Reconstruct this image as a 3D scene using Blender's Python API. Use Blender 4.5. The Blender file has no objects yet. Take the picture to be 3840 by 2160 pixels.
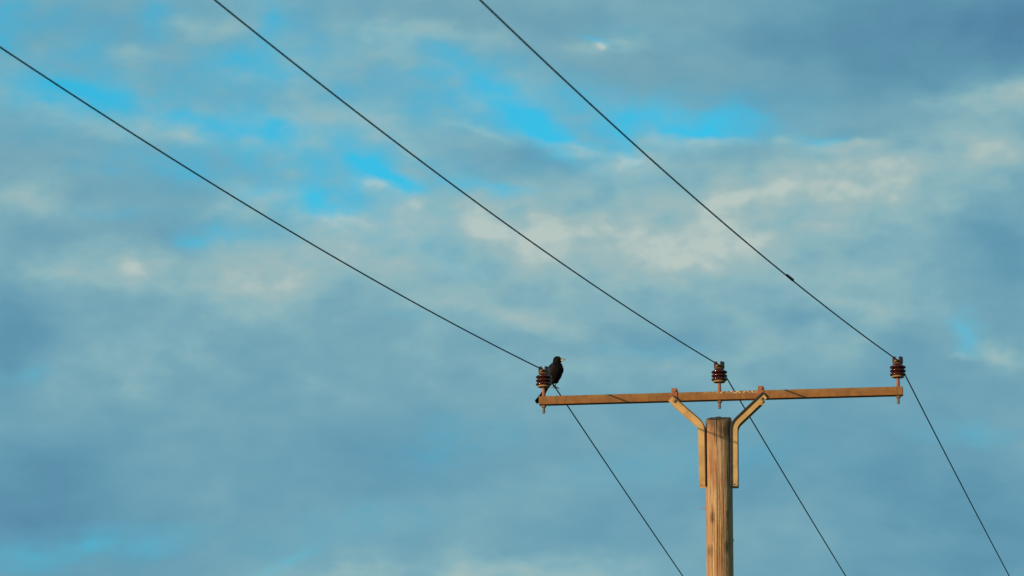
import bpy, bmesh, math, random
from mathutils import Vector, Matrix, noise as mnoise

# ------------------------------------------------------------------ camera, sky, sun, exposure
scene = bpy.context.scene
COL = scene.collection
PITCH = math.radians(12.6)
FPX = 20085.0                      # focal length in photograph pixels (3840 wide)
CAM = Vector((0, 0, 1.6))
FWD = Vector((0, math.cos(PITCH), math.sin(PITCH)))
UPV = Vector((0, -math.sin(PITCH), math.cos(PITCH)))
POLE_D = 36.0                      # metres from the camera to the pole
YAW = math.radians(7.79)           # the arm's right end is nearer the camera
XV = Vector((math.cos(YAW), -math.sin(YAW), 0))
YV = Vector((math.sin(YAW), math.cos(YAW), 0))
POLE = Vector((1.419, POLE_D, 0))

def ray(px, py):
    return FWD + Vector((1, 0, 0)) * ((px - 1920) / FPX) - UPV * ((py - 1080) / FPX)

cam_data = bpy.data.cameras.new('camera')
cam_data.sensor_width = 36.0
cam_data.lens = FPX / 3840.0 * 36.0
cam_data.clip_end = 6000
cam_data.dof.use_dof = True
cam_data.dof.focus_distance = 37.0
cam_data.dof.aperture_fstop = 9.0
cam = bpy.data.objects.new('camera', cam_data)
COL.objects.link(cam)
cam.location = CAM
cam.rotation_euler = (math.pi / 2 + PITCH, 0, 0)
scene.camera = cam

sun_local = Vector((-1.0, -1.0, 0.28)).normalized()      # towards the sun, in the arm's frame
SUN = (XV * sun_local.x + YV * sun_local.y + Vector((0, 0, sun_local.z))).normalized()
sun_data = bpy.data.lights.new('sun', 'SUN')
sun_data.energy = 4.6
sun_data.angle = math.radians(0.53)
sun_data.color = (1.0, 0.76, 0.46)
sun = bpy.data.objects.new('sun', sun_data)
COL.objects.link(sun)
sun.rotation_euler = SUN.to_track_quat('Z', 'Y').to_euler()
sun.location = (-20, 0, 30)

scene.view_settings.view_transform = 'Standard'
scene.view_settings.look = 'None'
scene.view_settings.exposure = 0.0
scene.view_settings.gamma = 1.0
scene.view_settings.use_curve_mapping = False

def lin(c):
    return tuple(((v / 255) / 12.92 if v / 255 <= 0.04045 else ((v / 255 + 0.055) / 1.055) ** 2.4) for v in c)

# --- sky: clear Nishita sky seen through gaps in a layer of broken cloud (all in world directions)
world = bpy.data.worlds.new('World')
scene.world = world
world.use_nodes = True
world.cycles.sampling_method = 'MANUAL'
world.cycles.sample_map_resolution = 256
nt = world.node_tree
nt.nodes.clear()
def N(tp, **kw):
    n = nt.nodes.new(tp)
    for k, v in kw.items(): setattr(n, k, v)
    return n
def wire(a, b): nt.links.new(a, b)
def setin(sock, v):
    if hasattr(v, 'is_linked'): wire(v, sock)
    else: sock.default_value = v
def M(op, a, b=None, c=None, clamp=False):
    n = N('ShaderNodeMath', operation=op, use_clamp=clamp)
    for i, v in enumerate((a, b, c)):
        if v is not None: setin(n.inputs[i], v)
    return n.outputs[0]
def VM(op, a, b=None, out=0, scale=None):
    n = N('ShaderNodeVectorMath', operation=op)
    setin(n.inputs[0], a)
    if b is not None: setin(n.inputs[1], b)
    if scale is not None: n.inputs['Scale'].default_value = scale
    return n.outputs[out]
tc = N('ShaderNodeTexCoord')
D = VM('NORMALIZE', tc.outputs['Generated'])
sep = N('ShaderNodeSeparateXYZ'); wire(D, sep.inputs[0])
az = M('MULTIPLY', M('ARCTAN2', sep.outputs[0], sep.outputs[1]), 180 / math.pi)
el = M('MULTIPLY', M('ARCSINE', sep.outputs[2]), 180 / math.pi)
comb = N('ShaderNodeCombineXYZ'); wire(az, comb.inputs[0]); wire(el, comb.inputs[1])
Dst = VM('MULTIPLY', D, (1.0, 1.0, 1.9))
def noise(scale, detail, rough, off, vec=None):
    n = N('ShaderNodeTexNoise', noise_dimensions='3D')
    n.inputs['Scale'].default_value = scale; n.inputs['Detail'].default_value = detail
    n.inputs['Roughness'].default_value = rough
    wire(VM('ADD', vec or Dst, off), n.inputs['Vector'])
    return n
w1 = VM('SUBTRACT', noise(38, 2, 0.5, (3.1, 1.7, 0.4)).outputs['Color'], (0.5, 0.5, 0.5))
w2 = VM('SUBTRACT', noise(120, 3, 0.55, (1.3, 5.2, 2.2)).outputs['Color'], (0.5, 0.5, 0.5))
warp = VM('ADD', VM('MULTIPLY', w1, (0.70, 0.34, 0)), VM('MULTIPLY', w2, (0.50, 0.30, 0)))
P = VM('ADD', comb.outputs[0], warp)

GAP_OFF = (2.9, 1.4, 5.3)
WPX = 1.4907                       # cloud shapes below are noted in px of a 2576 wide view of the photograph
EL0 = 12.6
psep = N('ShaderNodeSeparateXYZ'); wire(P, psep.inputs[0])
PX = psep.outputs[0]; PY = M('SUBTRACT', psep.outputs[1], EL0)
c1 = N('ShaderNodeCombineXYZ'); wire(PX, c1.inputs[0]); wire(PY, c1.inputs[1]); c1.inputs[2].default_value = 1
c2 = N('ShaderNodeCombineXYZ'); wire(M('MULTIPLY', PX, PX), c2.inputs[0]); wire(M('MULTIPLY', PX, PY), c2.inputs[1]); wire(M('MULTIPLY', PY, PY), c2.inputs[2])
P1, P2 = c1.outputs[0], c2.outputs[0]
def blobs(start, items):
    """adds soft elliptical patches: amp * exp(quadratic form in azimuth and elevation)"""
    acc = start
    for (cx, cy, sx, sy, rot, amp) in items:
        d = ray(cx * WPX, cy * WPX).normalized()
        mx = math.degrees(math.atan2(d.x, d.y)); my = math.degrees(math.asin(d.z)) - EL0
        t = -math.radians(rot); ax, ay = 235.0 / sx, 235.0 / sy
        ct, st = math.cos(t), math.sin(t)
        A = (ct * ax) ** 2 + (st * ay) ** 2; B = 2 * ct * st * (ax * ax - ay * ay); C = (st * ax) ** 2 + (ct * ay) ** 2
        q2 = VM('DOT_PRODUCT', P2, (-A, -B, -C), out=1)
        q1 = VM('DOT_PRODUCT', P1, (2 * A * mx + B * my, B * mx + 2 * C * my, -(A * mx * mx + B * mx * my + C * my * my) + math.log(abs(amp))), out=1)
        acc = M('ADD' if amp > 0 else 'SUBTRACT', acc, M('EXPONENT', M('ADD', q1, q2)))
    return acc

LIGHT = [
    (1450, 620, 540, 125, 4, .24), (1980, 610, 370, 120, 0, .16), (2000, 450, 330, 85, -6, .07), (1700, 400, 160, 50, -8, .12), (2450, 420, 200, 120, 0, .14), (900, 640, 320, 90, 0, .14), (300, 690, 320, 70, 0, .10), (2250, 470, 190, 90, 0, .16),
    (1640, 345, 34, 14, 0, .16), (1740, 352, 40, 14, 0, .14), (1850, 356, 44, 16, 0, .2), (1960, 352, 40, 14, 0, .16), (1590, 400, 36, 18, 0, .16), (1500, 425, 40, 16, 0, .14), (2180, 358, 60, 14, -6, .16), (2130, 395, 40, 26, 0, .14), (2270, 400, 90, 40, 10, .12),
    (1950, 490, 250, 60, -10, .20), (1840, 515, 110, 34, -16, .17), (1690, 362, 60, 24, 0, .28), (1560, 420, 70, 24, -8, .26),
    (2110, 362, 80, 15, -4, .26), (2080, 430, 160, 50, 0, .14), (1780, 350, 60, 16, 0, .2),
    (1290, 565, 90, 35, 5, .14), (1450, 570, 130, 45, 0, .16), (1120, 560, 130, 40, 0, .14), (930, 590, 110, 45, 0, .14),
    (620, 660, 160, 60, 5, .20), (150, 692, 120, 36, 8, .19), (350, 680, 70, 35, 0, .14), (480, 720, 200, 60, 10, .1),
    (2530, 880, 75, 26, 8, .42), (2430, 888, 24, 12, 0, .26), (2550, 235, 110, 45, -8, .4), (2400, 245, 80, 22, -5, .2),
    (2520, 380, 110, 60, 0, .2), (2150, 500, 180, 70, 0, .1),
    (1510, 112, 26, 9, 0, .5), (1600, 112, 60, 14, 0, .2), (1450, 130, 60, 25, 0, .12),
    (1060, 88, 170, 32, 3, .22), (500, 62, 90, 26, 5, .16), (300, 140, 70, 30, 8, .14), (600, 190, 120, 30, 8, .12),
    (700, 330, 130, 45, 10, .2), (880, 300, 140, 50, 0, .16), (1000, 350, 120, 40, 15, .12), (1180, 320, 60, 13, 22, .22), (1330, 345, 70, 12, 20, .14), (1480, 378, 100, 12, 12, .26),
    (920, 466, 36, 18, 0, .36), (1000, 482, 60, 18, 10, .22), (1080, 520, 140, 22, 5, .14),
    (470, 342, 130, 24, 5, .24), (300, 340, 100, 22, 5, .16), (170, 275, 130, 34, 12, .2), (330, 300, 160, 24, 8, .1),
    (800, 540, 100, 26, 8, .18), (700, 488, 110, 26, 5, .24), (560, 530, 100, 24, 0, .2), (50, 500, 110, 50, 0, .18),
    (1260, 1435, 170, 36, -8, .26), (900, 1440, 180, 30, -6, .22), (1450, 1445, 160, 40, -6, .22), (1650, 1430, 200, 50, -6, .1),
    (2180, 780, 130, 30, 8, .18), (2080, 850, 130, 34, 10, .16), (2300, 800, 90, 30, 0, .08), (1900, 880, 130, 40, 0, .1), (1700, 930, 180, 40, 0, .06),
    (1180, 770, 170, 26, 12, .14), (1420, 830, 190, 26, 18, .14), (1150, 640, 110, 60, 20, .08), (1850, 620, 200, 60, 0, .1), (1600, 640, 220, 60, 0, .08),
    (400, 870, 150, 60, 12, .1), (330, 950, 110, 40, 30, .08), (560, 760, 200, 50, 0, .08), (2350, 1370, 150, 30, 0, .08),
]
DARK = [
    (2330, 60, 300, 110, 5, -.24), (2570, 40, 140, 120, 0, -.2), (1980, 110, 200, 50, 5, -.12), (2250, 190, 170, 60, 5, -.14),
    (2530, 590, 110, 110, 0, -.22), (2500, 700, 120, 80, 0, -.1), (2330, 610, 110, 60, 0, -.04), (2350, 340, 120, 60, 0, -.02),
    (20, 880, 90, 130, 0, -.22), (150, 1230, 380, 170, 0, -.17), (20, 1350, 250, 110, 0, -.12), (700, 1100, 300, 130, 0, -.06),
    (1340, 405, 150, 34, 8, -.2), (1180, 400, 110, 30, 10, -.06), (1160, 620, 120, 50, 20, -.14), (1700, 730, 220, 30, -5, -.06),
    (1990, 790, 100, 40, 10, -.16), (1700, 860, 260, 40, 0, -.12), (2150, 620, 120, 50, 0, -.06),
    (2300, 1180, 330, 150, 0, -.13), (1750, 1150, 300, 150, 0, -.08), (2500, 1380, 250, 120, 0, -.1), (2280, 880, 110, 40, 10, -.1), (2300, 950, 180, 50, 0, -.1),
    (170, 60, 170, 80, 0, -.12), (860, 30, 200, 60, 0, -.08), (1250, 45, 200, 30, 0, -.04), (400, 200, 220, 50, 5, -.06),
    (2000, 260, 200, 60, 0, -.1), (2150, 330, 90, 24, -10, -.08), (1650, 210, 200, 50, 5, -.02), (1000, 1180, 300, 120, -12, -.1),
    (300, 580, 180, 40, 0, -.08), (90, 580, 100, 40, 0, -.04), (240, 420, 150, 26, 5, -.06), (1850, 700, 60, 40, 0, -.06),
]
GAPS = [
    (150, 50, 260, 90, 0, .32), (930, 420, 120, 60, 26, .20), (1320, 290, 150, 60, 36, .15),
    (640, 390, 440, 150, 14, .46), (180, 200, 350, 120, 4, .34), (1330, 300, 340, 110, 14, .34), (1750, 292, 300, 60, 0, .32), (1100, 190, 300, 90, 6, .20), (720, 90, 260, 120, 0, .28), (850, 470, 150, 70, 20, .16),
    (1300, 290, 130, 46, 38, .85), (1400, 346, 100, 18, 14, .6), (1690, 306, 140, 40, 4, .7), (1745, 328, 70, 16, 0, .6), (1560, 350, 70, 26, 60, .5),
    (2065, 352, 60, 13, -8, .55), (1990, 330, 110, 30, 0, .22), (1830, 300, 90, 40, 0, .3),
    (915, 415, 90, 34, 25, .8), (980, 450, 70, 22, 30, .7), (1065, 474, 50, 16, 10, .6), (800, 500, 44, 34, 70, .55), (845, 540, 44, 22, 0, .4),
    (490, 308, 140, 22, 5, .55), (640, 300, 110, 30, 10, .4), (720, 360, 90, 40, 40, .22), (120, 222, 170, 32, 6, .6), (270, 240, 100, 24, 16, .45),
    (690, 60, 42, 110, 0, .34), (690, 175, 160, 38, 12, .36), (1495, 98, 62, 10, 12, .6), (1600, 80, 140, 30, 5, .12),
    (1190, 468, 100, 22, 14, .4), (1260, 490, 50, 16, 0, .35), (540, 585, 110, 26, 0, .4), (470, 605, 60, 22, 0, .3), (390, 428, 130, 26, 8, .34), (230, 430, 110, 26, 0, .2), (280, 545, 120, 22, 0, .24),
    (2436, 838, 40, 34, 60, .36), (2470, 800, 50, 22, 40, .16), (1020, 790, 80, 18, 10, .14), (660, 480, 40, 22, 0, .3),
    (120, 1400, 240, 50, -8, .24), (300, 1370, 200, 34, -8, .18), (705, 1418, 100, 14, -22, .3), (900, 1330, 320, 60, -12, .10),
    (405, 40, 44, 70, 10, .34), (5, 30, 60, 120, 0, .34), (1150, 150, 110, 30, 5, .26), (1500, 250, 150, 36, 14, .28), (1250, 205, 130, 30, 14, .22),
    (1000, 270, 200, 40, 5, .1), (1030, 400, 130, 26, 10, .16), (1640, 880, 160, 30, 0, .14), (1650, 1180, 260, 60, -8, .1), (1130, 1110, 200, 60, -14, .16), (2450, 1090, 180, 30, 4, .16), (1950, 1150, 250, 80, 0, .06), (1170, 660, 100, 30, 20, .08), (1210, 560, 60, 30, 0, .06),
]
base_n = noise(40, 5, 0.55, (7.7, 2.1, 4.3)).outputs[0]
puff_v = VM('MULTIPLY', D, (1.0, 1.0, 1.75))
fine_n = noise(115, 4, 0.52, (0.7, 8.1, 1.3), puff_v).outputs[0]
low_n = noise(11, 3, 0.5, (5.5, 0.3, 6.1)).outputs[0]
puff = M('SUBTRACT', fine_n, 0.5)
L0 = M('MULTIPLY_ADD', base_n, 0.34, 0.512 - 0.17 - 0.15)
L0 = M('MULTIPLY_ADD', low_n, 0.30, L0)
L = blobs(L0, LIGHT + DARK)
# bright cloud is lumpy, shaded cloud is smooth
lump = M('MULTIPLY_ADD', L, 2.0, -0.85, clamp=True)
L = M('MULTIPLY_ADD', M('MULTIPLY', puff, lump), 0.85, M('MULTIPLY_ADD', puff, 0.12, L))
gap_n = N('ShaderNodeMapRange', interpolation_type='SMOOTHSTEP')
wire(noise(14, 5, 0.5, GAP_OFF).outputs[0], gap_n.inputs['Value'])
gap_n.inputs['From Min'].default_value = 0.64; gap_n.inputs['From Max'].default_value = 0.78
gap_n.inputs['To Max'].default_value = 0.7
hz = N('ShaderNodeMapRange', interpolation_type='SMOOTHSTEP'); wire(el, hz.inputs[0]); hz.inputs[1].default_value = 2; hz.inputs[2].default_value = 10
G0 = M('MULTIPLY', gap_n.outputs[0], hz.outputs[0])
G = blobs(G0, GAPS)
Gl = M('MULTIPLY', G, 2.0, clamp=True)
G = M('SUBTRACT', G, M('MULTIPLY', M('MULTIPLY', puff, Gl), 1.7))
ramp = N('ShaderNodeValToRGB')
stops = [(0.0, (72, 117, 144)), (0.18, (84, 135, 165)), (0.36, (100, 154, 177)), (0.52, (118, 167, 183)),
         (0.68, (138, 180, 188)), (0.84, (156, 185, 187)), (1.0, (182, 199, 194))]
while len(ramp.color_ramp.elements) < len(stops): ramp.color_ramp.elements.new(0.5)
for e, (p, c) in zip(ramp.color_ramp.elements, stops):
    e.position = p; e.color = (*lin(c), 1)
wire(L, ramp.inputs[0])
sky = N('ShaderNodeTexSky', sky_type='NISHITA', sun_disc=False)
sky.air_density = 1.0; sky.dust_density = 0.0; sky.ozone_density = 6.0
sky.sun_elevation = math.asin(SUN.z)
sky.sun_rotation = math.atan2(SUN.x, SUN.y)
tint = N('ShaderNodeMix', data_type='RGBA', blend_type='MULTIPLY')
tint.inputs['Factor'].default_value = 1
wire(sky.outputs[0], tint.inputs['A'])
SKY_STRENGTH = 0.13
GAP_TINT = (0.56, 2.18, 1.52, 1)
tint.inputs['B'].default_value = GAP_TINT
gm = N('ShaderNodeMapRange', interpolation_type='LINEAR')
wire(G, gm.inputs['Value']); gm.inputs['From Min'].default_value = 0.02; gm.inputs['From Max'].default_value = 1.30
bg1 = N('ShaderNodeBackground'); wire(ramp.outputs[0], bg1.inputs[0]); bg1.inputs[1].default_value = 1.0
bg2 = N('ShaderNodeBackground'); wire(tint.outputs['Result'], bg2.inputs[0]); bg2.inputs[1].default_value = SKY_STRENGTH
mixs = N('ShaderNodeMixShader')
wire(gm.outputs[0], mixs.inputs[0]); wire(bg1.outputs[0], mixs.inputs[1]); wire(bg2.outputs[0], mixs.inputs[2])
out = N('ShaderNodeOutputWorld'); wire(mixs.outputs[0], out.inputs[0])

# ------------------------------------------------------------------ materials
def mat(name):
    m = bpy.data.materials.new(name); m.use_nodes = True
    return m, m.node_tree, m.node_tree.nodes['Principled BSDF']
class MT:
    """small helper to write node materials"""
    def __init__(s, name, rough=0.6, metal=0.0, spec=0.5):
        s.m, s.t, s.b = mat(name)
        s.b.inputs['Roughness'].default_value = rough; s.b.inputs['Metallic'].default_value = metal
        s.b.inputs['Specular IOR Level'].default_value = spec
        s.co = s.t.nodes.new('ShaderNodeTexCoord').outputs['Object']
    def n(s, tp, **kw):
        x = s.t.nodes.new(tp)
        for k, v in kw.items(): setattr(x, k, v)
        return x
    def put(s, sock, v):
        if hasattr(v, 'is_linked'): s.t.links.new(v, sock)
        else: sock.default_value = v
    def noise(s, scale, detail=4, rough=0.55, stretch=(1, 1, 1), off=(0, 0, 0)):
        mp = s.n('ShaderNodeMapping'); s.put(mp.inputs[0], s.co)
        mp.inputs['Scale'].default_value = stretch; mp.inputs['Location'].default_value = off
        x = s.n('ShaderNodeTexNoise'); s.put(x.inputs['Vector'], mp.outputs[0])
        x.inputs['Scale'].default_value = scale; x.inputs['Detail'].default_value = detail; x.inputs['Roughness'].default_value = rough
        return x.outputs[0]
    def rng(s, v, a, b, c=0.0, d=1.0):
        x = s.n('ShaderNodeMapRange', interpolation_type='SMOOTHSTEP'); s.put(x.inputs[0], v)
        for i, q in enumerate((a, b, c, d)): x.inputs[i + 1].default_value = q
        return x.outputs[0]
    def math(s, op, a, b=None):
        x = s.n('ShaderNodeMath', operation=op); s.put(x.inputs[0], a)
        if b is not None: s.put(x.inputs[1], b)
        return x.outputs[0]
    def mix(s, f, a, b, blend='MIX'):
        x = s.n('ShaderNodeMix', data_type='RGBA', blend_type=blend)
        s.put(x.inputs['Factor'], f)
        s.put(x.inputs['A'], (*a, 1) if isinstance(a, tuple) else a); s.put(x.inputs['B'], (*b, 1) if isinstance(b, tuple) else b)
        return x.outputs['Result']
    def axis(s, i):
        x = s.n('ShaderNodeSeparateXYZ'); s.put(x.inputs[0], s.co); return x.outputs[i]
    def color(s, v): s.put(s.b.inputs['Base Color'], (*v, 1) if isinstance(v, tuple) else v); return s
    def bump(s, h, strength=0.3, dist=0.002):
        x = s.n('ShaderNodeBump'); s.put(x.inputs['Height'], h)
        x.inputs['Strength'].default_value = strength; x.inputs['Distance'].default_value = dist
        s.t.links.new(x.outputs[0], s.b.inputs['Normal']); return s

KNOTS = [(0.046, -0.077, 7.83), (-0.066, -0.060, 7.80), (-0.044, -0.078, 8.03), (0.02, -0.088, 7.2), (-0.03, -0.084, 6.9)]
# weathered pole wood: long vertical fibres, warm and grey streaks, knots and a grey weathered top
w = MT('pole_wood', 0.85, spec=0.2)
fib = w.noise(230, 6, 0.7, (1, 1, 0.022)); fib2 = w.noise(46, 4, 0.6, (1, 1, 0.05), (3, 1, 0)); blot = w.noise(9, 4, 0.6, (1, 1, 0.5), (1, 5, 2))
c = w.mix(w.rng(fib2, 0.32, 0.68), (0.33, 0.178, 0.082), (0.47, 0.272, 0.132))
c = w.mix(w.rng(blot, 0.48, 0.72), c, (0.35, 0.155, 0.072))
c = w.mix(w.rng(w.noise(17, 5, 0.65, (1, 1, 0.16), (9, 2, 6)), 0.46, 0.66, 0, 0.7), c, (0.52, 0.345, 0.195))
c = w.mix(w.rng(fib, 0.35, 0.46, 0.85, 0), c, (0.085, 0.046, 0.026))
w.kn = w.noise(13, 2, 0.5, (1, 1, 0.6), (4.2, 0.7, 1.1))
c = w.mix(w.rng(w.kn, 0.66, 0.74, 0, 0.75), c, (0.14, 0.09, 0.05))
topz = w.math('ADD', w.axis(2), w.math('MULTIPLY', w.noise(30, 3, 0.6, (1, 1, 0.3)), 0.16))
c = w.mix(w.rng(topz, 8.70, 8.79, 0, 0.75), c, (0.105, 0.068, 0.042))
for kx, ky, kz in KNOTS:
    mp = w.n('ShaderNodeMapping'); w.put(mp.inputs[0], w.co); mp.inputs['Scale'].default_value = (1, 1, 0.42)
    dk = w.n('ShaderNodeVectorMath', operation='DISTANCE'); w.put(dk.inputs[0], mp.outputs[0]); dk.inputs[1].default_value = (kx, ky, kz * 0.42)
    dd = w.math('ADD', dk.outputs['Value'], w.math('MULTIPLY', w.noise(60, 3), 0.014))
    c = w.mix(w.rng(dd, 0.012, 0.034, 0.8, 0), c, (0.11, 0.065, 0.036))
d2 = w.n('ShaderNodeVectorMath', operation='DISTANCE'); w.put(d2.inputs[0], w.co); d2.inputs[1].default_value = (0.055, -0.065, 8.625)
st = w.rng(w.math('ADD', d2.outputs['Value'], w.math('MULTIPLY', w.noise(38, 4, 0.6, (1, 1, 0.5)), 0.09)), 0.075, 0.125, 0.8, 0)
c = w.mix(st, c, (0.075, 0.045, 0.030))
w.color(c).bump(w.math('ADD', fib, w.math('MULTIPLY', fib2, 1.4)), 0.7, 0.003)
M_WOOD = w.m
w = MT('pole_end_grain', 0.9, spec=0.15)
w.color(w.mix(w.noise(60, 5), (0.035, 0.025, 0.017), (0.095, 0.068, 0.044))).bump(w.noise(90, 4), 0.8, 0.003)
M_END = w.m

def rust(name, a, b, dark, rough=0.6, spec=0.35, sc=22):
    w = MT(name, rough, spec=spec)
    c = w.mix(w.rng(w.noise(sc, 5, 0.6), 0.35, 0.68), a, b)
    c = w.mix(w.rng(w.noise(sc * 5, 4, 0.65, off=(2, 3, 1)), 0.60, 0.74, 0, 0.6), c, dark)
    return w, c
w, c = rust('crossarm_paint', (0.205, 0.078, 0.016), (0.285, 0.114, 0.022), (0.13, 0.046, 0.017), sc=14)
streak = w.noise(30, 3, 0.5, (1, 1, 0.12), (5, 2, 0))
c = w.mix(w.rng(streak, 0.50, 0.66, 0, 0.6), c, (0.145, 0.068, 0.024))
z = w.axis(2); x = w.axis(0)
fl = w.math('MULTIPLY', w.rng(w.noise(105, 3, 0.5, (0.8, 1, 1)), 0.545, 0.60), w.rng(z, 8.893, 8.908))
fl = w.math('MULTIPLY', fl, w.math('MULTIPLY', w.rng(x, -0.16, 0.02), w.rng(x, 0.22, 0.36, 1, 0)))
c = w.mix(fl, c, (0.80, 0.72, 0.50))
band = w.math('MULTIPLY', w.rng(w.noise(20, 3), 0.40, 0.60), w.rng(z, 8.880, 8.912, 0, 0.55))
c = w.mix(band, c, (0.25, 0.15, 0.055))
w.color(c).bump(w.noise(120, 4), 0.25, 0.001)
M_ARM = w.m
w, c = rust('rust_steel', (0.24, 0.075, 0.034), (0.32, 0.108, 0.045), (0.11, 0.04, 0.022), sc=40)
w.color(c).bump(w.noise(200, 4), 0.3, 0.001); M_RUST = w.m
w, c = rust('bolt_steel', (0.20, 0.115, 0.075), (0.31, 0.19, 0.11), (0.09, 0.05, 0.035), sc=90)
w.color(c).bump(w.noise(300, 3), 0.3, 0.0008); M_BOLT = w.m
w, c = rust('brace_galvanised', (0.42, 0.245, 0.088), (0.57, 0.345, 0.125), (0.22, 0.115, 0.048), rough=0.5, spec=0.4, sc=12)
c = w.mix(w.rng(w.noise(26, 4, 0.6, (1, 1, 0.5), (7, 1, 3)), 0.56, 0.76, 0, 0.7), c, (0.34, 0.19, 0.085))
c = w.mix(w.math('MULTIPLY', w.rng(w.axis(2), 8.27, 8.31, 1, 0), w.rng(w.noise(60, 3), 0.4, 0.6)), c, (0.36, 0.19, 0.09))
w.color(c).bump(w.noise(90, 4), 0.25, 0.001); M_BRACE = w.m
w = MT('brace_edge_dark', 0.7, spec=0.3)  # lip along the brace edge, coloured much darker than the brace itself
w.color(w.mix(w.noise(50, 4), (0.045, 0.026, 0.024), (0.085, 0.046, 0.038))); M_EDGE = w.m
w = MT('brown_glaze', 0.16, spec=0.55)
w.color(w.mix(w.noise(45, 4), (0.030, 0.006, 0.006), (0.070, 0.013, 0.011)))
w.put(w.b.inputs['Roughness'], w.rng(w.noise(70, 3), 0.3, 0.7, 0.05, 0.13)); M_GLAZE = w.m
w = MT('cement_collar', 0.75, spec=0.25)
w.color(w.mix(w.noise(120, 4), (0.23, 0.125, 0.055), (0.36, 0.21, 0.095))); M_COLLAR = w.m
w = MT('tie_wire', 0.5, spec=0.5)
w.color(w.mix(w.noise(200, 3), (0.24, 0.16, 0.075), (0.40, 0.28, 0.13))); M_TIE = w.m
w = MT('conductor', 0.6, spec=0.15)
w.color(w.mix(w.noise(80, 3), (0.008, 0.008, 0.012), (0.018, 0.016, 0.018))); M_COND = w.m
w = MT('black_feathers', 0.7, spec=0.05)
w.color(w.mix(w.noise(110, 5, 0.6, (1, 1, 0.4)), (0.004, 0.003, 0.0035), (0.010, 0.007, 0.007))).bump(w.noise(260, 4, 0.6, (1, 1, 0.35)), 0.5, 0.0015); M_FEATHER = w.m
w = MT('feather_blades', 0.6, spec=0.07)
w.color(w.mix(w.noise(160, 4), (0.004, 0.004, 0.005), (0.011, 0.008, 0.009))); M_BLADE = w.m
w = MT('horn_bill', 0.35, spec=0.5)
w.color(w.mix(w.noise(120, 3), (0.055, 0.045, 0.035), (0.11, 0.09, 0.065))); M_BILL = w.m
w = MT('pale_bill', 0.3, spec=0.6)
w.color(w.mix(w.noise(150, 3), (0.62, 0.52, 0.34), (0.80, 0.69, 0.48))); M_BILLP = w.m
w = MT('bird_leg', 0.6); w.color(w.mix(w.noise(200, 3), (0.035, 0.028, 0.028), (0.09, 0.06, 0.055))); M_LEG = w.m
w = MT('bird_eye', 0.08, spec=0.8); w.color((0.008, 0.006, 0.005)); M_EYE = w.m
w = MT('hole_black', 0.9); w.color((0.012, 0.010, 0.009)); M_HOLE = w.m
w = MT('meadow', 0.95, spec=0.1)
c = w.mix(w.noise(0.02, 6, 0.6), (0.045, 0.060, 0.018), (0.085, 0.085, 0.030)); c = w.mix(w.rng(w.noise(1.5, 6, 0.7), 0.4, 0.65), c, (0.055, 0.075, 0.022))
w.color(c).bump(w.noise(6, 6, 0.7), 0.8, 0.08); M_GRASS = w.m

# ------------------------------------------------------------------ mesh helpers
def mesh_obj(name, bm, material, parent=None, smooth=False, mats=None):
    me = bpy.data.meshes.new(name)
    bmesh.ops.recalc_face_normals(bm, faces=bm.faces[:])
    bm.to_mesh(me); bm.free()
    for m in (mats or [material]): me.materials.append(m)
    for p in me.polygons: p.use_smooth = smooth
    o = bpy.data.objects.new(name, me); COL.objects.link(o)
    if parent: o.parent = parent
    return o
def tag(o, label, cat, group=None):
    o['label'] = label; o['category'] = cat
    if group: o['group'] = group
    return o
def smooth_by_angle(o, deg=30):
    me = o.data
    for p in me.polygons: p.use_smooth = True
    bm = bmesh.new(); bm.from_mesh(me)
    for e in bm.edges:
        if len(e.link_faces) == 2 and e.calc_face_angle(0) > math.radians(deg): e.smooth = False
    bm.to_mesh(me); bm.free()
    return o
def box(bm, x0, x1, y0, y1, z0, z1, bevel=0.0):
    r = bmesh.ops.create_cube(bm, size=1, matrix=Matrix.Translation(((x0 + x1) / 2, (y0 + y1) / 2, (z0 + z1) / 2)) @ Matrix.Diagonal((x1 - x0, y1 - y0, z1 - z0, 1)))
    if bevel:
        ed = list({e for v in r['verts'] for e in v.link_edges})
        bmesh.ops.bevel(bm, geom=ed, offset=bevel, segments=1, affect='EDGES', profile=0.5)
def lathe(bm, prof, cx=0, cy=0, seg=40):
    """prof: (radius, z) from bottom to top; closed with caps"""
    rings = []
    for r, z in prof:
        rings.append([bm.verts.new((cx + r * math.cos(2 * math.pi * k / seg), cy + r * math.sin(2 * math.pi * k / seg), z)) for k in range(seg)])
    for a, b in zip(rings, rings[1:]):
        for k in range(seg):
            bm.faces.new((a[k], a[(k + 1) % seg], b[(k + 1) % seg], b[k]))
    bm.faces.new(rings[0][::-1]); bm.faces.new(rings[-1])
def prism_y(bm, poly, y0, y1):
    """polygon in (x, z), extruded along y"""
    a = [bm.verts.new((x, y0, z)) for x, z in poly]; b = [bm.verts.new((x, y1, z)) for x, z in poly]
    n = len(poly)
    bm.faces.new(a); bm.faces.new(b[::-1])
    for k in range(n): bm.faces.new((a[k], b[k], b[(k + 1) % n], a[(k + 1) % n]))
def prism_z(bm, poly, z0, z1):
    a = [bm.verts.new((x, y, z0)) for x, y in poly]; b = [bm.verts.new((x, y, z1)) for x, y in poly]
    n = len(poly)
    bm.faces.new(a[::-1]); bm.faces.new(b)
    for k in range(n): bm.faces.new((a[k], a[(k + 1) % n], b[(k + 1) % n], b[k]))
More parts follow.
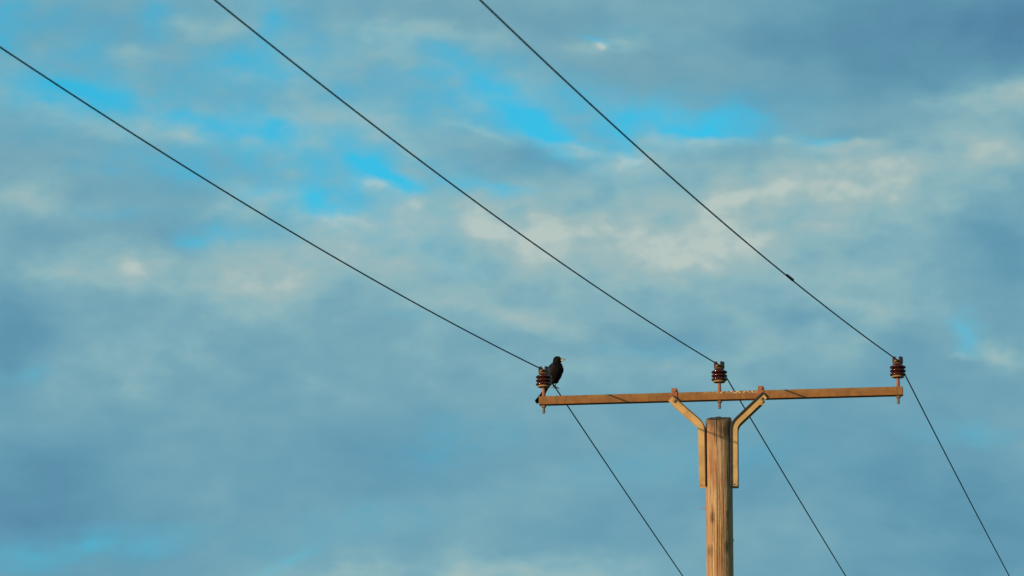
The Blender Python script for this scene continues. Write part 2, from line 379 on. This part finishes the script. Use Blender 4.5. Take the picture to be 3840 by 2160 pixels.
def tube(bm, pts, rad, seg=10, cap=True):
    pts = [Vector(p) for p in pts]
    rads = rad if isinstance(rad, (list, tuple)) else [rad] * len(pts)
    up = Vector((0, 0, 1)); rings = []
    for i, p in enumerate(pts):
        t = (pts[min(i + 1, len(pts) - 1)] - pts[max(i - 1, 0)]).normalized()
        ref = up if abs(t.dot(up)) < 0.95 else Vector((1, 0, 0))
        s = t.cross(ref).normalized(); u = s.cross(t).normalized()
        rings.append([bm.verts.new(p + (s * math.cos(2 * math.pi * k / seg) + u * math.sin(2 * math.pi * k / seg)) * rads[i]) for k in range(seg)])
    for a, b in zip(rings, rings[1:]):
        for k in range(seg): bm.faces.new((a[k], a[(k + 1) % seg], b[(k + 1) % seg], b[k]))
    if cap: bm.faces.new(rings[0][::-1]); bm.faces.new(rings[-1])
def hexa(cx, cy, r, a0=0.0): return [(cx + r * math.cos(a0 + math.pi * k / 3), cy + r * math.sin(a0 + math.pi * k / 3)) for k in range(6)]

# ------------------------------------------------------------------ ground
bm = bmesh.new()
bmesh.ops.create_grid(bm, x_segments=60, y_segments=60, size=2500)
for v in bm.verts: v.co.z = -0.02 + (mnoise.noise(v.co * 0.004) * 4.0 if v.co.length > 300 else 0.0)
g = mesh_obj('ground', bm, M_GRASS, smooth=True)
g['kind'] = 'structure'; g['label'] = 'grass field below the pole'

# ------------------------------------------------------------------ utility pole
root = bpy.data.objects.new('utility_pole', None); COL.objects.link(root)
root.location = POLE; root.rotation_euler = (0, 0, -YAW)
tag(root, 'weathered wooden pole carrying a rusty steel crossarm and three brown insulators', 'utility pole')

# shaft: a real trunk surface with drying cracks and a sloping weathered top
random.seed(11)
SEG = 380
CX = -0.003
def pole_r(z): return 0.0885 + max(0.0, 8.7 - z) * 0.0034
FRONT = -math.pi / 2                # angle that faces the camera
cracks = []
def crack(frac, z0, z1, depth, width=0.0032, wander=0.02):
    width *= 0.52; depth *= 0.8
    th = FRONT + math.asin(max(-0.98, min(0.98, frac * 2 - 1)))
    cracks.append((th, z0, z1, depth, width, wander, random.uniform(0, 50)))
crack(.47, 8.52, 8.80, .014, .0040); crack(.38, 8.54, 8.80, .010); crack(.24, 8.30, 8.80, .009); crack(.60, 8.60, 8.80, .010)
crack(.47, 7.2, 8.35, .011, .0030, .03); crack(.28, 7.7, 8.16, .010, .0030, .04); crack(.25, 6.8, 7.86, .015, .0042, .05); crack(.85, 7.95, 8.42, .013, .0040, .02)
crack(.80, 7.3, 7.99, .009, .003, .03); crack(.70, 8.05, 8.6, .007); crack(.15, 8.0, 8.5, .006); crack(.56, 7.6, 8.3, .006, .0025); crack(.36, 7.3, 8.1, .006, .0025); crack(.66, 7.4, 8.0, .006, .0025, .04)
for k in range(70):
    z0 = random.uniform(6.2, 8.5); 
    cracks.append((random.uniform(0, 2 * math.pi), z0, z0 + random.uniform(.12, .9), random.uniform(.002, .005), random.uniform(.0012, .0017), .03, random.uniform(0, 50)))
def top_z(x, y): return 8.704 + (y + 0.0885) * 0.31 + 0.006 * mnoise.noise(Vector((x * 40, y * 40, 2.0)))
zs = [-0.6 + k * 0.55 for k in range(13)]          # bottom stands in the ground
zs = [z for z in zs if z < 6.5] + [6.6 + k * 0.0155 for k in range(136)]
bm = bmesh.new(); rings = []
for i, z in enumerate(zs):
    ring = []
    for k in range(SEG):
        th = 2 * math.pi * k / SEG
        r = pole_r(z)
        p = Vector((math.cos(th) * 3, math.sin(th) * 3, z * 0.9))
        r += 0.0035 * mnoise.noise(p) + 0.0008 * mnoise.noise(Vector((math.cos(th) * 16, math.sin(th) * 16, z * 1.2))) + 0.0007 * mnoise.noise(Vector((math.cos(th) * 42, math.sin(th) * 42, z * 3)))
        zz = z
        for kx, ky, kz in KNOTS:
            q = ((math.cos(th) * r - kx) ** 2 + (math.sin(th) * r - ky) ** 2 + ((z - kz) * 0.45) ** 2) / 0.016 ** 2
            if q < 6: r += 0.0035 * math.exp(-q)
        if z > 6.5:
            for (t0, a, b, dep, wid, wan, sd) in cracks:
                if a < z < b:
                    dt = (th - t0 - wan * mnoise.noise(Vector((sd, z * 5, 0))) * 1.6 + math.pi) % (2 * math.pi) - math.pi
                    q = dt * r / wid
                    if abs(q) < 2.5:
                        env = min(1, (z - a) / 0.05, (b - z) / 0.05 if b < 8.75 else 1)
                        r -= dep * env * math.exp(-q * q)
        x, y = CX + r * math.cos(th), r * math.sin(th)
        tz = top_z(x, y)
        if i >= len(zs) - 7:                        # last rings settle onto the sloping cut
            f = (i - (len(zs) - 7)) / 6.0
            base = zs[len(zs) - 8]
            zz = base + (tz - base) * (f * 0.98 + 0.02)
            if i == len(zs) - 1:
                edge = 0.004 + 0.003 * mnoise.noise(Vector((th * 9, 0, 5)))
                x -= math.cos(th) * edge; y -= math.sin(th) * edge
        ring.append(bm.verts.new((x, y, zz)))
    rings.append(ring)
for a, b in zip(rings, rings[1:]):
    for k in range(SEG): bm.faces.new((a[k], a[(k + 1) % SEG], b[(k + 1) % SEG], b[k]))
prev = rings[-1]
for f in (0.8, 0.55, 0.3):
    nxt = []
    for v in rings[-1]:
        x, y = CX + (v.co.x - CX) * f, v.co.y * f
        nxt.append(bm.verts.new((x, y, top_z(x, y) - 0.002 + 0.004 * mnoise.noise(Vector((x * 90, y * 90, 1))))))
    for k in range(SEG):
        fc = bm.faces.new((prev[k], prev[(k + 1) % SEG], nxt[(k + 1) % SEG], nxt[k])); fc.material_index = 1
    prev = nxt
fc = bm.faces.new(prev); fc.material_index = 1
bm.faces.new(rings[0][::-1])
shaft = mesh_obj('pole_shaft', bm, M_WOOD, root, smooth=True, mats=[M_WOOD, M_END])

# splinters lifting off the wood
for pts, rad in (([(-.088, .0, 8.094), (-.11, -.004, 8.102), (-.137, -.008, 8.111)], [.0032, .0022, .0006]),
                 ([(-.088, -.004, 8.104), (-.099, -.008, 8.114), (-.106, -.010, 8.127)], [.0036, .0026, .0008]),
                 ([(.084, -.01, 7.91), (.0905, -.012, 7.885), (.0945, -.014, 7.868)], [.0015, .0030, .0008])):
    bm = bmesh.new(); tube(bm, pts, rad, 6); mesh_obj('splinter', bm, M_WOOD, root)

# crossarm: square hollow steel section, capped
ARM_T, ARM_B = 8.915, 8.857
bm = bmesh.new(); box(bm, -1.2425, 1.2605, -.030, .030, ARM_B, ARM_T, 0.0016)
arm = mesh_obj('crossarm', bm, M_ARM, root); smooth_by_angle(arm)

# braces: bent channels that carry the arm above the pole top
def round_path(pts, rad, n=7):
    outp = [Vector(pts[0])]
    for a, b, c in zip(pts, pts[1:], pts[2:]):
        a, b, c = Vector(a), Vector(b), Vector(c)
        d1, d2 = (a - b).normalized(), (c - b).normalized()
        ang = d1.angle(d2); t = rad / math.tan(ang / 2)
        p, q = b + d1 * t, b + d2 * t
        for k in range(n + 1):
            s = k / n; outp.append((1 - s) ** 2 * p + 2 * s * (1 - s) * b + s * s * q)
    outp.append(Vector(pts[-1])); return outp
def strip(bm, path, n0, n1, y0, y1, side):
    """plate following the path (x, z); n measured away from the pole side"""
    sec = []
    for i, p in enumerate(path):
        t = (path[min(i + 1, len(path) - 1)] - path[max(i - 1, 0)]).normalized()
        nn = Vector((-t.y, t.x)) * side
        sec.append([bm.verts.new((p.x + nn.x * n, y, p.y + nn.y * n)) for n, y in ((n0, y0), (n1, y0), (n1, y1), (n0, y1))])
    for a, b in zip(sec, sec[1:]):
        for k in range(4): bm.faces.new((a[k], a[(k + 1) % 4], b[(k + 1) % 4], b[k]))
    bm.faces.new(sec[0][::-1]); bm.faces.new(sec[-1])
for sx in (-1, 1):
    # path runs up the pole-side edge of the channel, (x, z)
    if sx < 0: raw = [(-.0880, 8.256), (-.0915, 8.690), (-.312, 8.892)]
    else: raw = [(.0770, 8.250), (.0790, 8.690), (.300, 8.895)]
    path = round_path(raw, 0.12, 10)
    side = 1 if sx < 0 else -1
    short = [p for p in path if p.y < 8.80] 
    e = (path[-1] - path[-2]).normalized()
    short.append(path[-1] - e * ((path[-1].y - 8.838) / e.y))
    bm = bmesh.new()
    wd = .050
    strip(bm, path, .0070, wd, -.042, -.0365, side)                 # front flange
    cut = [p for p in path if p.y < 8.80] + [path[-1] - e * ((path[-1].y - 8.872) / e.y)]
    strip(bm, cut, .0052, wd, .0365, .042, side)                    # rear flange
    strip(bm, short, 0, .0055, -.0365, .042, side)                  # web on the pole side
    br = mesh_obj('brace', bm, M_BRACE, root)
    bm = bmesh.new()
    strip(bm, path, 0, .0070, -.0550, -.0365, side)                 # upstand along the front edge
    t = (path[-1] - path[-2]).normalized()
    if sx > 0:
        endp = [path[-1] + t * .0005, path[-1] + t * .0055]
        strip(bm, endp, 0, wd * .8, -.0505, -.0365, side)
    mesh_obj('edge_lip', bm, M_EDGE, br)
    # bolts
    bx, bz = (-.303, 8.853) if sx < 0 else (.297, 8.852)
    bm = bmesh.new(); prism_y(bm, hexa(bx, bz, .0115, .3), -.051, -.0418)
    lathe(bm, [(.0045, 0), (.006, .004)], 0, 0, 8)
    for v in bm.verts:
        if abs(v.co.z) < .01 and abs(v.co.x) < .01 and abs(v.co.y) < .01: v.co = Vector((bx + v.co.x, -.051 - v.co.z, bz + v.co.y))
    mesh_obj('bolt', bm, M_BOLT, br)
    hx, hz = (-.119, 8.266) if sx < 0 else (.107, 8.262)
    bm = bmesh.new(); prism_y(bm, [(hx + .0048 * math.cos(a * math.pi / 6), hz + .0048 * math.sin(a * math.pi / 6)) for a in range(12)], -.0432, -.0405)
    mesh_obj('bolt_hole', bm, M_HOLE if sx > 0 else M_BOLT, br)
    # clamp straps in front of and behind the arm
    x0, x1 = (-.324, -.283) if sx < 0 else (.270, .311)
    for y0, y1, nm in ((-.0362, -.0302, 'f'), (.0302, .0362, 'b')):
        bm = bmesh.new(); box(bm, x0, x1, y0, y1, 8.838, 8.944, .001)
        st = mesh_obj('clamp_strap', bm, M_RUST, root)
        if nm == 'f':
            cxb = (x0 + x1) / 2 + .004
            bm = bmesh.new(); prism_y(bm, hexa(cxb, 8.9275, .0085, .2), -.045, -.0361)
            tube(bm, [(cxb, -.036, 8.9275), (cxb, .046, 8.9275)], .005, 10)
            prism_y(bm, hexa(cxb, 8.9275, .0085, .5), .0363, .044)
            mesh_obj('clamp_bolt', bm, M_HOLE if False else M_BOLT, st)

# insulators
def ear(bm, R, slot, z0, z1, sgn, seg=16):
    a0 = math.acos(slot / R)
    poly = [(sgn * R * math.cos(-a0 + 2 * a0 * k / seg), R * math.sin(-a0 + 2 * a0 * k / seg)) for k in range(seg + 1)]
    if sgn < 0: poly = poly[::-1]
    lo, hi = [], []
    n = len(poly); cxm = sgn * (R + slot) / 2
    def ring(z, s): return [bm.verts.new((cxm + (x - cxm) * s, y * s, z)) for x, y in poly]
    rs = [ring(z0, 1), ring(z1 - .0035, 1), ring(z1 - .001, .95), ring(z1, .86)]
    for a, b in zip(rs, rs[1:]):
        for k in range(n): bm.faces.new((a[k], a[(k + 1) % n], b[(k + 1) % n], b[k]))
    bm.faces.new(rs[0][::-1]); bm.faces.new(rs[-1])
INS = (-1.2115, 0.0035, 1.2285)
def shed_prof(zc):
    pr = [(.0375, zc - .0095), (.046, zc - .0085), (.0520, zc - .0062), (.0547, zc - .0030), (.0556, zc), (.0545, zc + .0032), (.0510, zc + .0060), (.046, zc + .0085), (.0400, zc + .0118)]
    return pr
def make_insulator(ux):
    bm = bmesh.new()
    lathe(bm, [(.038, 8.992), (.0382, 9.062), (.034, 9.068), (.0302, 9.073), (.0302, 9.0835), (.030, 9.0850)], 0, 0, 48)
    body = mesh_obj('insulator', bm, M_GLAZE, root); smooth_by_angle(body, 60)
    body.location = (ux, 0, 0)
    bm = bmesh.new()
    lathe(bm, [(.0300, 9.0815), (.0345, 9.0822), (.0368, 9.0850), (.0370, 9.0960), (.0366, 9.0985)], 0, 0, 48)
    ear(bm, .0370, .0105, 9.0980, 9.1250, 1); ear(bm, .0370, .0105, 9.0980, 9.1250, -1)
    h = mesh_obj('head', bm, M_GLAZE, body); smooth_by_angle(h, 50)
    for zc in (9.0545, 9.0285, 9.0030):
        bm = bmesh.new(); lathe(bm, shed_prof(zc), 0, 0, 56)
        s = mesh_obj('shed', bm, M_GLAZE, body); smooth_by_angle(s, 60)
    bm = bmesh.new(); lathe(bm, [(.0120, 8.9830), (.0402, 8.9832), (.0408, 8.9842), (.0408, 8.9925), (.0395, 8.9950)], 0, 0, 44)
    s = mesh_obj('base_collar', bm, M_COLLAR, body); smooth_by_angle(s)
    bm = bmesh.new(); lathe(bm, [(.0150, ARM_T - .001), (.0135, ARM_T + .006), (.0128, 8.925), (.0108, 8.965), (.0108, 8.984)], 0, 0, 20)
    s = mesh_obj('pin', bm, M_RUST, body); smooth_by_angle(s, 50)
    bm = bmesh.new(); prism_z(bm, hexa(0, 0, .0175, .1), 8.8435, ARM_B + .0005)
    lathe(bm, [(.0165, 8.8415), (.0165, 8.8440)], 0, 0, 16)
    mesh_obj('nut', bm, M_BOLT, body)
    bm = bmesh.new()
    prof = [(.0075, 8.7995), (.0098, 8.8015)]
    zz = 8.8030
    while zz < 8.841: prof += [(.0098, zz), (.0088, zz + .0012)]; zz += .0026
    lathe(bm, prof, 0, 0, 16)
    mesh_obj('stud', bm, M_BOLT, body)
    # binding wire round the neck and over the conductor
    bm = bmesh.new()
    ring = [(.0328 * math.cos(a * 2 * math.pi / 40), .0328 * math.sin(a * 2 * math.pi / 40), 9.0785 + .0012 * math.sin(a * .9)) for a in range(41)]
    tube(bm, ring, .0015, 8)
    tube(bm, [(-.027, -.024, 9.0785), (-.022, -.034, 9.089), (-.010, -.042, 9.0975), (.003, -.043, 9.1040), (.013, -.039, 9.1045), (.0185, -.034, 9.097), (.023, -.027, 9.086), (.026, -.021, 9.079)], .0022, 8)
    tube(bm, [(-.022, -.028, 9.080), (-.013, -.040, 9.0900), (-.002, -.045, 9.0960), (.009, -.041, 9.0985), (.0180, -.033, 9.1035)], .0022, 8)
    tube(bm, [(-.027, .024, 9.0785), (-.012, .042, 9.0985), (.002, .043, 9.107), (.013, .041, 9.098), (.026, .021, 9.079)], .0030, 8)
    mesh_obj('binding_wire', bm, M_TIE, body, smooth=True)
    return body
for ux in INS: make_insulator(ux)

# ------------------------------------------------------------------ overhead wires (line of sight gives the bearing, the sag gives the rest)
def on_plane(px, py, O, nrm):
    d = ray(px, py); t = (O - CAM).dot(nrm) / d.dot(nrm); return CAM + d * t
def fit2(S, Z):
    # z = -a s + b s^2 (least squares)
    a11 = sum(s * s for s in S); a12 = -sum(s ** 3 for s in S); a22 = sum(s ** 4 for s in S)
    b1 = -sum(s * z for s, z in zip(S, Z)); b2 = sum(s * s * z for s, z in zip(S, Z))
    det = a11 * a22 - a12 * a12
    return (b1 * a22 - b2 * a12) / det, (a11 * b2 - a12 * b1) / det
WIRES = [
    ([(0, 178), (342, 400), (800, 691), (1144, 900), (1600, 1161), (2000, 1373)], [(2098, 1483), (2157, 1570), (2200, 1633), (2451, 2000), (2562, 2160)]),
    ([(804, 0), (1600, 619), (1845, 800), (2560, 1289), (2624, 1330)], [(2724, 1419), (2831, 1600), (3172, 2160)]),
    ([(1799, 0), (2100, 282), (2443, 600), (2580, 720), (3000, 1075), (3352, 1341)], [(3395, 1408), (3460, 1539), (3785, 2160)]),
]
LABELS = ['thin dark overhead wire on the left insulator, with the crow perched on it',
          'thin dark overhead wire tied to the middle insulator above the pole top',
          'thin dark overhead wire on the right insulator, with a thick splice sleeve']
NOTCH_Z = 9.1035
AZF, AZB = math.radians(11.6), math.radians(10.2)
wire_pts_back = []
def wire_eval(N0, az, sg, ab, s):
    return N0 + Vector((math.sin(az), math.cos(az), 0)) * (sg * s) + Vector((0, 0, -ab[0] * s + ab[1] * s * s))
for wi, (front, back) in enumerate(WIRES):
    N0 = POLE + XV * INS[wi] + Vector((0, 0, NOTCH_Z))
    fits = []
    for pts, az, sg in ((front, AZF, -1), (back, AZB, 1)):
        dv = Vector((math.sin(az), math.cos(az), 0)); nrm = Vector((math.cos(az), -math.sin(az), 0))
        S, Z = [], []
        for q in pts:
            Pt = on_plane(*q, N0, nrm); s = (Pt - N0).dot(dv) * sg
            S.append(s); Z.append(Pt.z - N0.z)
        if sg < 0: ab = fit2(S, Z)
        else:
            b0 = 0.0006
            ab = (sum(-s * (z - b0 * s * s) for s, z in zip(S, Z)) / sum(s * s for s in S), b0)
        print('WIRE', wi, sg, [round(s, 2) for s in S], 'a,b', round(ab[0], 4), round(ab[1], 5), 'res', [round(z + ab[0] * s - ab[1] * s * s, 4) for s, z in zip(S, Z)])
        fits.append((az, sg, ab))
    far = []
    ss = [0.03, 0.1, 0.25, 0.5] + [0.75 + 0.5 * k for k in range(110)]
    def run(f):
        az, sg, ab = f
        res = []
        for s in ss:
            if s > 24:                                # beyond the frame the span goes on at an even, shallow sag
                s0 = 24.0; p0 = wire_eval(N0, az, sg, ab, s0)
                sl = -ab[0] + 2 * ab[1] * s0
                d = s - s0
                p = p0 + Vector((math.sin(az), math.cos(az), 0)) * (sg * d) + Vector((0, 0, sl * d + 0.0006 * d * d if sl < 0.02 else 0.02 * d))
            else: p = wire_eval(N0, az, sg, ab, s)
            res.append(p)
        return res
    pf, pb = run(fits[0]), run(fits[1])
    wire_pts_back.append((N0, fits[1]))
    bm = bmesh.new(); tube(bm, pf[::-1] + pb, 0.0044, 10)
    wo = mesh_obj('overhead_wire', bm, M_COND, smooth=True)
    # origin at the insulator it is tied to
    for v in wo.data.vertices: v.co -= N0
    wo.location = N0
    tag(wo, LABELS[wi], 'wire', 'overhead wires on the crossarm')
    if wi == 2:
        az, sg, ab = fits[0]
        nrm = Vector((math.cos(az), -math.sin(az), 0)); dv = Vector((math.sin(az), math.cos(az), 0))
        s1 = (on_plane(2949, 1034, N0, nrm) - N0).dot(dv) * sg; s2 = (on_plane(2975, 1055, N0, nrm) - N0).dot(dv) * sg
        p1, p2 = [wire_eval(N0, az, sg, ab, s) - N0 for s in (s1, s2)]
        bm = bmesh.new()
        tube(bm, [p1.lerp(p2, t) + Vector((0, 0, .004)) for t in (0, .1, .3, .5, .8, .95, 1)], [.0055, .0078, .0085, .0085, .0090, .0082, .0055], 12)
        sp = mesh_obj('splice_sleeve', bm, M_COND, wo, smooth=True)

# ------------------------------------------------------------------ crow on the left wire
N0, (azb, sgb, abb) = wire_pts_back[0]
FOOT = wire_eval(N0, azb, sgb, abb, 0.50) - XV * 0.010 + Vector((0, 0, 0.004))
crow = bpy.data.objects.new('crow', None); COL.objects.link(crow)
crow.location = FOOT
crow.rotation_euler = (0, 0, -azb - math.radians(16)); crow.scale = (.985, .985, .985)
tag(crow, 'black crow perched on the wire just behind the left insulator', 'crow')
def ellipsoid(bm, c, r, rot_y=0.0):
    m = Matrix.Translation(c) @ Matrix.Rotation(rot_y, 4, 'Y') @ Matrix.Diagonal((*r, 1))
    bmesh.ops.create_icosphere(bm, subdivisions=3, radius=1, matrix=m)
bm = bmesh.new()
# frame: x forwards (bill), y away, z up; zero at the feet
ellipsoid(bm, (.008, 0, .112), (.050, .052, .082), math.radians(20))
ellipsoid(bm, (.021, 0, .128), (.046, .048, .048), math.radians(10))
ellipsoid(bm, (-.012, 0, .090), (.046, .044, .070), math.radians(30))
ellipsoid(bm, (-.038, 0, .052), (.026, .030, .050), math.radians(38))
ellipsoid(bm, (-.058, 0, .020), (.015, .024, .042), math.radians(34))
ellipsoid(bm, (.014, 0, .172), (.0285, .0285, .040), math.radians(4))
ellipsoid(bm, (.022, 0, .2000), (.0315, .0280, .0290))
ellipsoid(bm, (.040, 0, .197), (.0190, .0170, .0165))
ellipsoid(bm, (-.014, 0, .140), (.026, .040, .036), math.radians(24))
for sy in (-1, 1):
    tube(bm, [(.004, sy * .020, .075), (.006, sy * .020, .045), (-.004, sy * .019, .024)], [.021, .015, .0065], 14)
    tube(bm, [(-.004, sy * .019, .026), (.0, sy * .018, .004)], [.0042, .0036], 10)
    for tx, ty in ((.026, .007), (.028, -.001), (.024, -.008)):
        tube(bm, [(.0, sy * .018, .0045), (tx * .5, sy * .018 + ty * .6, .0060), (tx * .8, sy * .018 + ty, .0005), (tx, sy * .018 + ty, -.007)], [.0036, .0033, .0030, .0016], 8)
    tube(bm, [(.0, sy * .018, .0045), (-.012, sy * .018, .003), (-.018, sy * .018, -.006)], [.0036, .0032, .0016], 8)
me = bpy.data.meshes.new('body_source'); bm.to_mesh(me); bm.free()
tmp = bpy.data.objects.new('body_source', me); COL.objects.link(tmp)
rm = tmp.modifiers.new('r', 'REMESH'); rm.mode = 'VOXEL'; rm.voxel_size = 0.0022
dg = bpy.context.evaluated_depsgraph_get()
me2 = bpy.data.meshes.new_from_object(tmp.evaluated_get(dg))
bpy.data.objects.remove(tmp)
bm = bmesh.new(); bm.from_mesh(me2)
torso = [v for v in bm.verts if v.co.z > .035]
for _ in range(8): bmesh.ops.smooth_vert(bm, verts=torso, factor=0.5, use_axis_x=True, use_axis_y=True, use_axis_z=True)
for v in torso:                                       # feather tufts
    n = v.normal
    v.co += n * (0.0016 * mnoise.noise(Vector((v.co.x * 90, v.co.y * 90, v.co.z * 45))))
body = mesh_obj('body', bm, M_FEATHER, crow, smooth=True, mats=[M_FEATHER, M_LEG])
for p in body.data.polygons:
    if p.center.z < .020 and p.center.x > -.03: p.material_index = 1
# wings: shoulder shield with overlapping flight feathers
def blade(bm, pts, width, th, lat, side):
    """flat tapering feather along pts (x, z) at lateral distance lat (list)"""
    sec = []
    n = len(pts)
    for i, (x, z) in enumerate(pts):
        a = Vector(pts[max(i - 1, 0)]); b = Vector(pts[min(i + 1, n - 1)]); t = (b - a).normalized(); nn = Vector((-t.y, t.x))
        wv = width[i] / 2; y = lat[i] * side
        sec.append([bm.verts.new(q) for q in ((x - nn.x * wv, y, z - nn.y * wv), (x, y + side * th, z), (x + nn.x * wv, y, z + nn.y * wv), (x, y - side * th * .4, z))])
    for a, b in zip(sec, sec[1:]):
        for k in range(4): bm.faces.new((a[k], a[(k + 1) % 4], b[(k + 1) % 4], b[k]))
    bm.faces.new(sec[0]); bm.faces.new(sec[-1][::-1])
for sy in (-1, 1):
    bm = bmesh.new()
    m = Matrix.Translation((-.012, sy * .043, .116)) @ Matrix.Rotation(math.radians(30), 4, 'Y') @ Matrix.Diagonal((.032, .0085, .066, 1))
    bmesh.ops.create_icosphere(bm, subdivisions=3, radius=1, matrix=m)
    for k in range(6):
        o = k * .0075
        pts = [(-.004 - o * .7, .100 + o * .9), (-.034 - o * .8, .058 + o * .8), (-.060 - o * .5, .020 + o * .55), (-.082 + o * .8, -.014 + o * 1.5)]
        blade(bm, pts, [.014, .016, .014, .003], .0016, [.047 - k * .0012, .043 - k * .0012, .033 - k * .001, .022], sy)
    wg = mesh_obj('wing', bm, M_BLADE, crow); smooth_by_angle(wg, 40)
# tail feathers
for k in range(-3, 4):
    bm = bmesh.new()
    a = k * .0078
    pts = [(-.046, .034), (-.070, -.004), (-.102, -.050), (-.130, -.086 + abs(k) * .002), (-.139, -.098 + abs(k) * .003)]
    sec = []
    for i, (x, z) in enumerate(pts):
        wv = (.008, .011, .0125, .0125, .006)[i]; sp = (.5, .8, 1.1, 1.25, 1.3)[i]
        up = .0016 * (3 - abs(k)) * .5
        sec.append([bm.verts.new(q) for q in ((x - up, a * sp - wv, z - up), (x + .0012, a * sp, z + .0012), (x - up, a * sp + wv, z - up), (x - .0010 - up, a * sp, z - .0010 - up))])
    for s0, s1 in zip(sec, sec[1:]):
        for j in range(4): bm.faces.new((s0[j], s0[(j + 1) % 4], s1[(j + 1) % 4], s1[j]))
    bm.faces.new(sec[0]); bm.faces.new(sec[-1][::-1])
    tf = mesh_obj('tail_feather', bm, M_BLADE, crow)
# bill and eyes
bm = bmesh.new()
pr = [(.048, .1995, .0095, .0095), (.060, .2008, .0080, .0078), (.071, .2006, .0060, .0058), (.081, .1985, .0040, .0038), (.0885, .1948, .0012, .0012)]
rings = []
for x, z, ry, rz in pr:
    rings.append([bm.verts.new((x, ry * math.cos(2 * math.pi * k / 14), z + (rz * math.sin(2 * math.pi * k / 14) if math.sin(2 * math.pi * k / 14) > 0 else .35 * rz * math.sin(2 * math.pi * k / 14)))) for k in range(14)])
for a, b in zip(rings, rings[1:]):
    for k in range(14): bm.faces.new((a[k], a[(k + 1) % 14], b[(k + 1) % 14], b[k]))
bm.faces.new(rings[0][::-1]); bm.faces.new(rings[-1])
mesh_obj('upper_bill', bm, M_BILL, crow, smooth=True)
bm = bmesh.new()
pr = [(.046, .1945, .0100, .0070), (.058, .1950, .0086, .0060), (.070, .1954, .0066, .0048), (.084, .1945, .0022, .0018)]
rings = []
for x, z, ry, rz in pr: rings.append([bm.verts.new((x, ry * math.cos(2 * math.pi * k / 14), z + rz * math.sin(2 * math.pi * k / 14))) for k in range(14)])
for a, b in zip(rings, rings[1:]):
    for k in range(14): bm.faces.new((a[k], a[(k + 1) % 14], b[(k + 1) % 14], b[k]))
bm.faces.new(rings[0][::-1]); bm.faces.new(rings[-1])
mesh_obj('lower_bill', bm, M_BILLP, crow, smooth=True)
for sy in (-1, 1):
    bm = bmesh.new(); bmesh.ops.create_icosphere(bm, subdivisions=2, radius=.0042, matrix=Matrix.Translation((.036, sy * .0215, .205)))
    mesh_obj('eye', bm, M_EYE, crow, smooth=True)
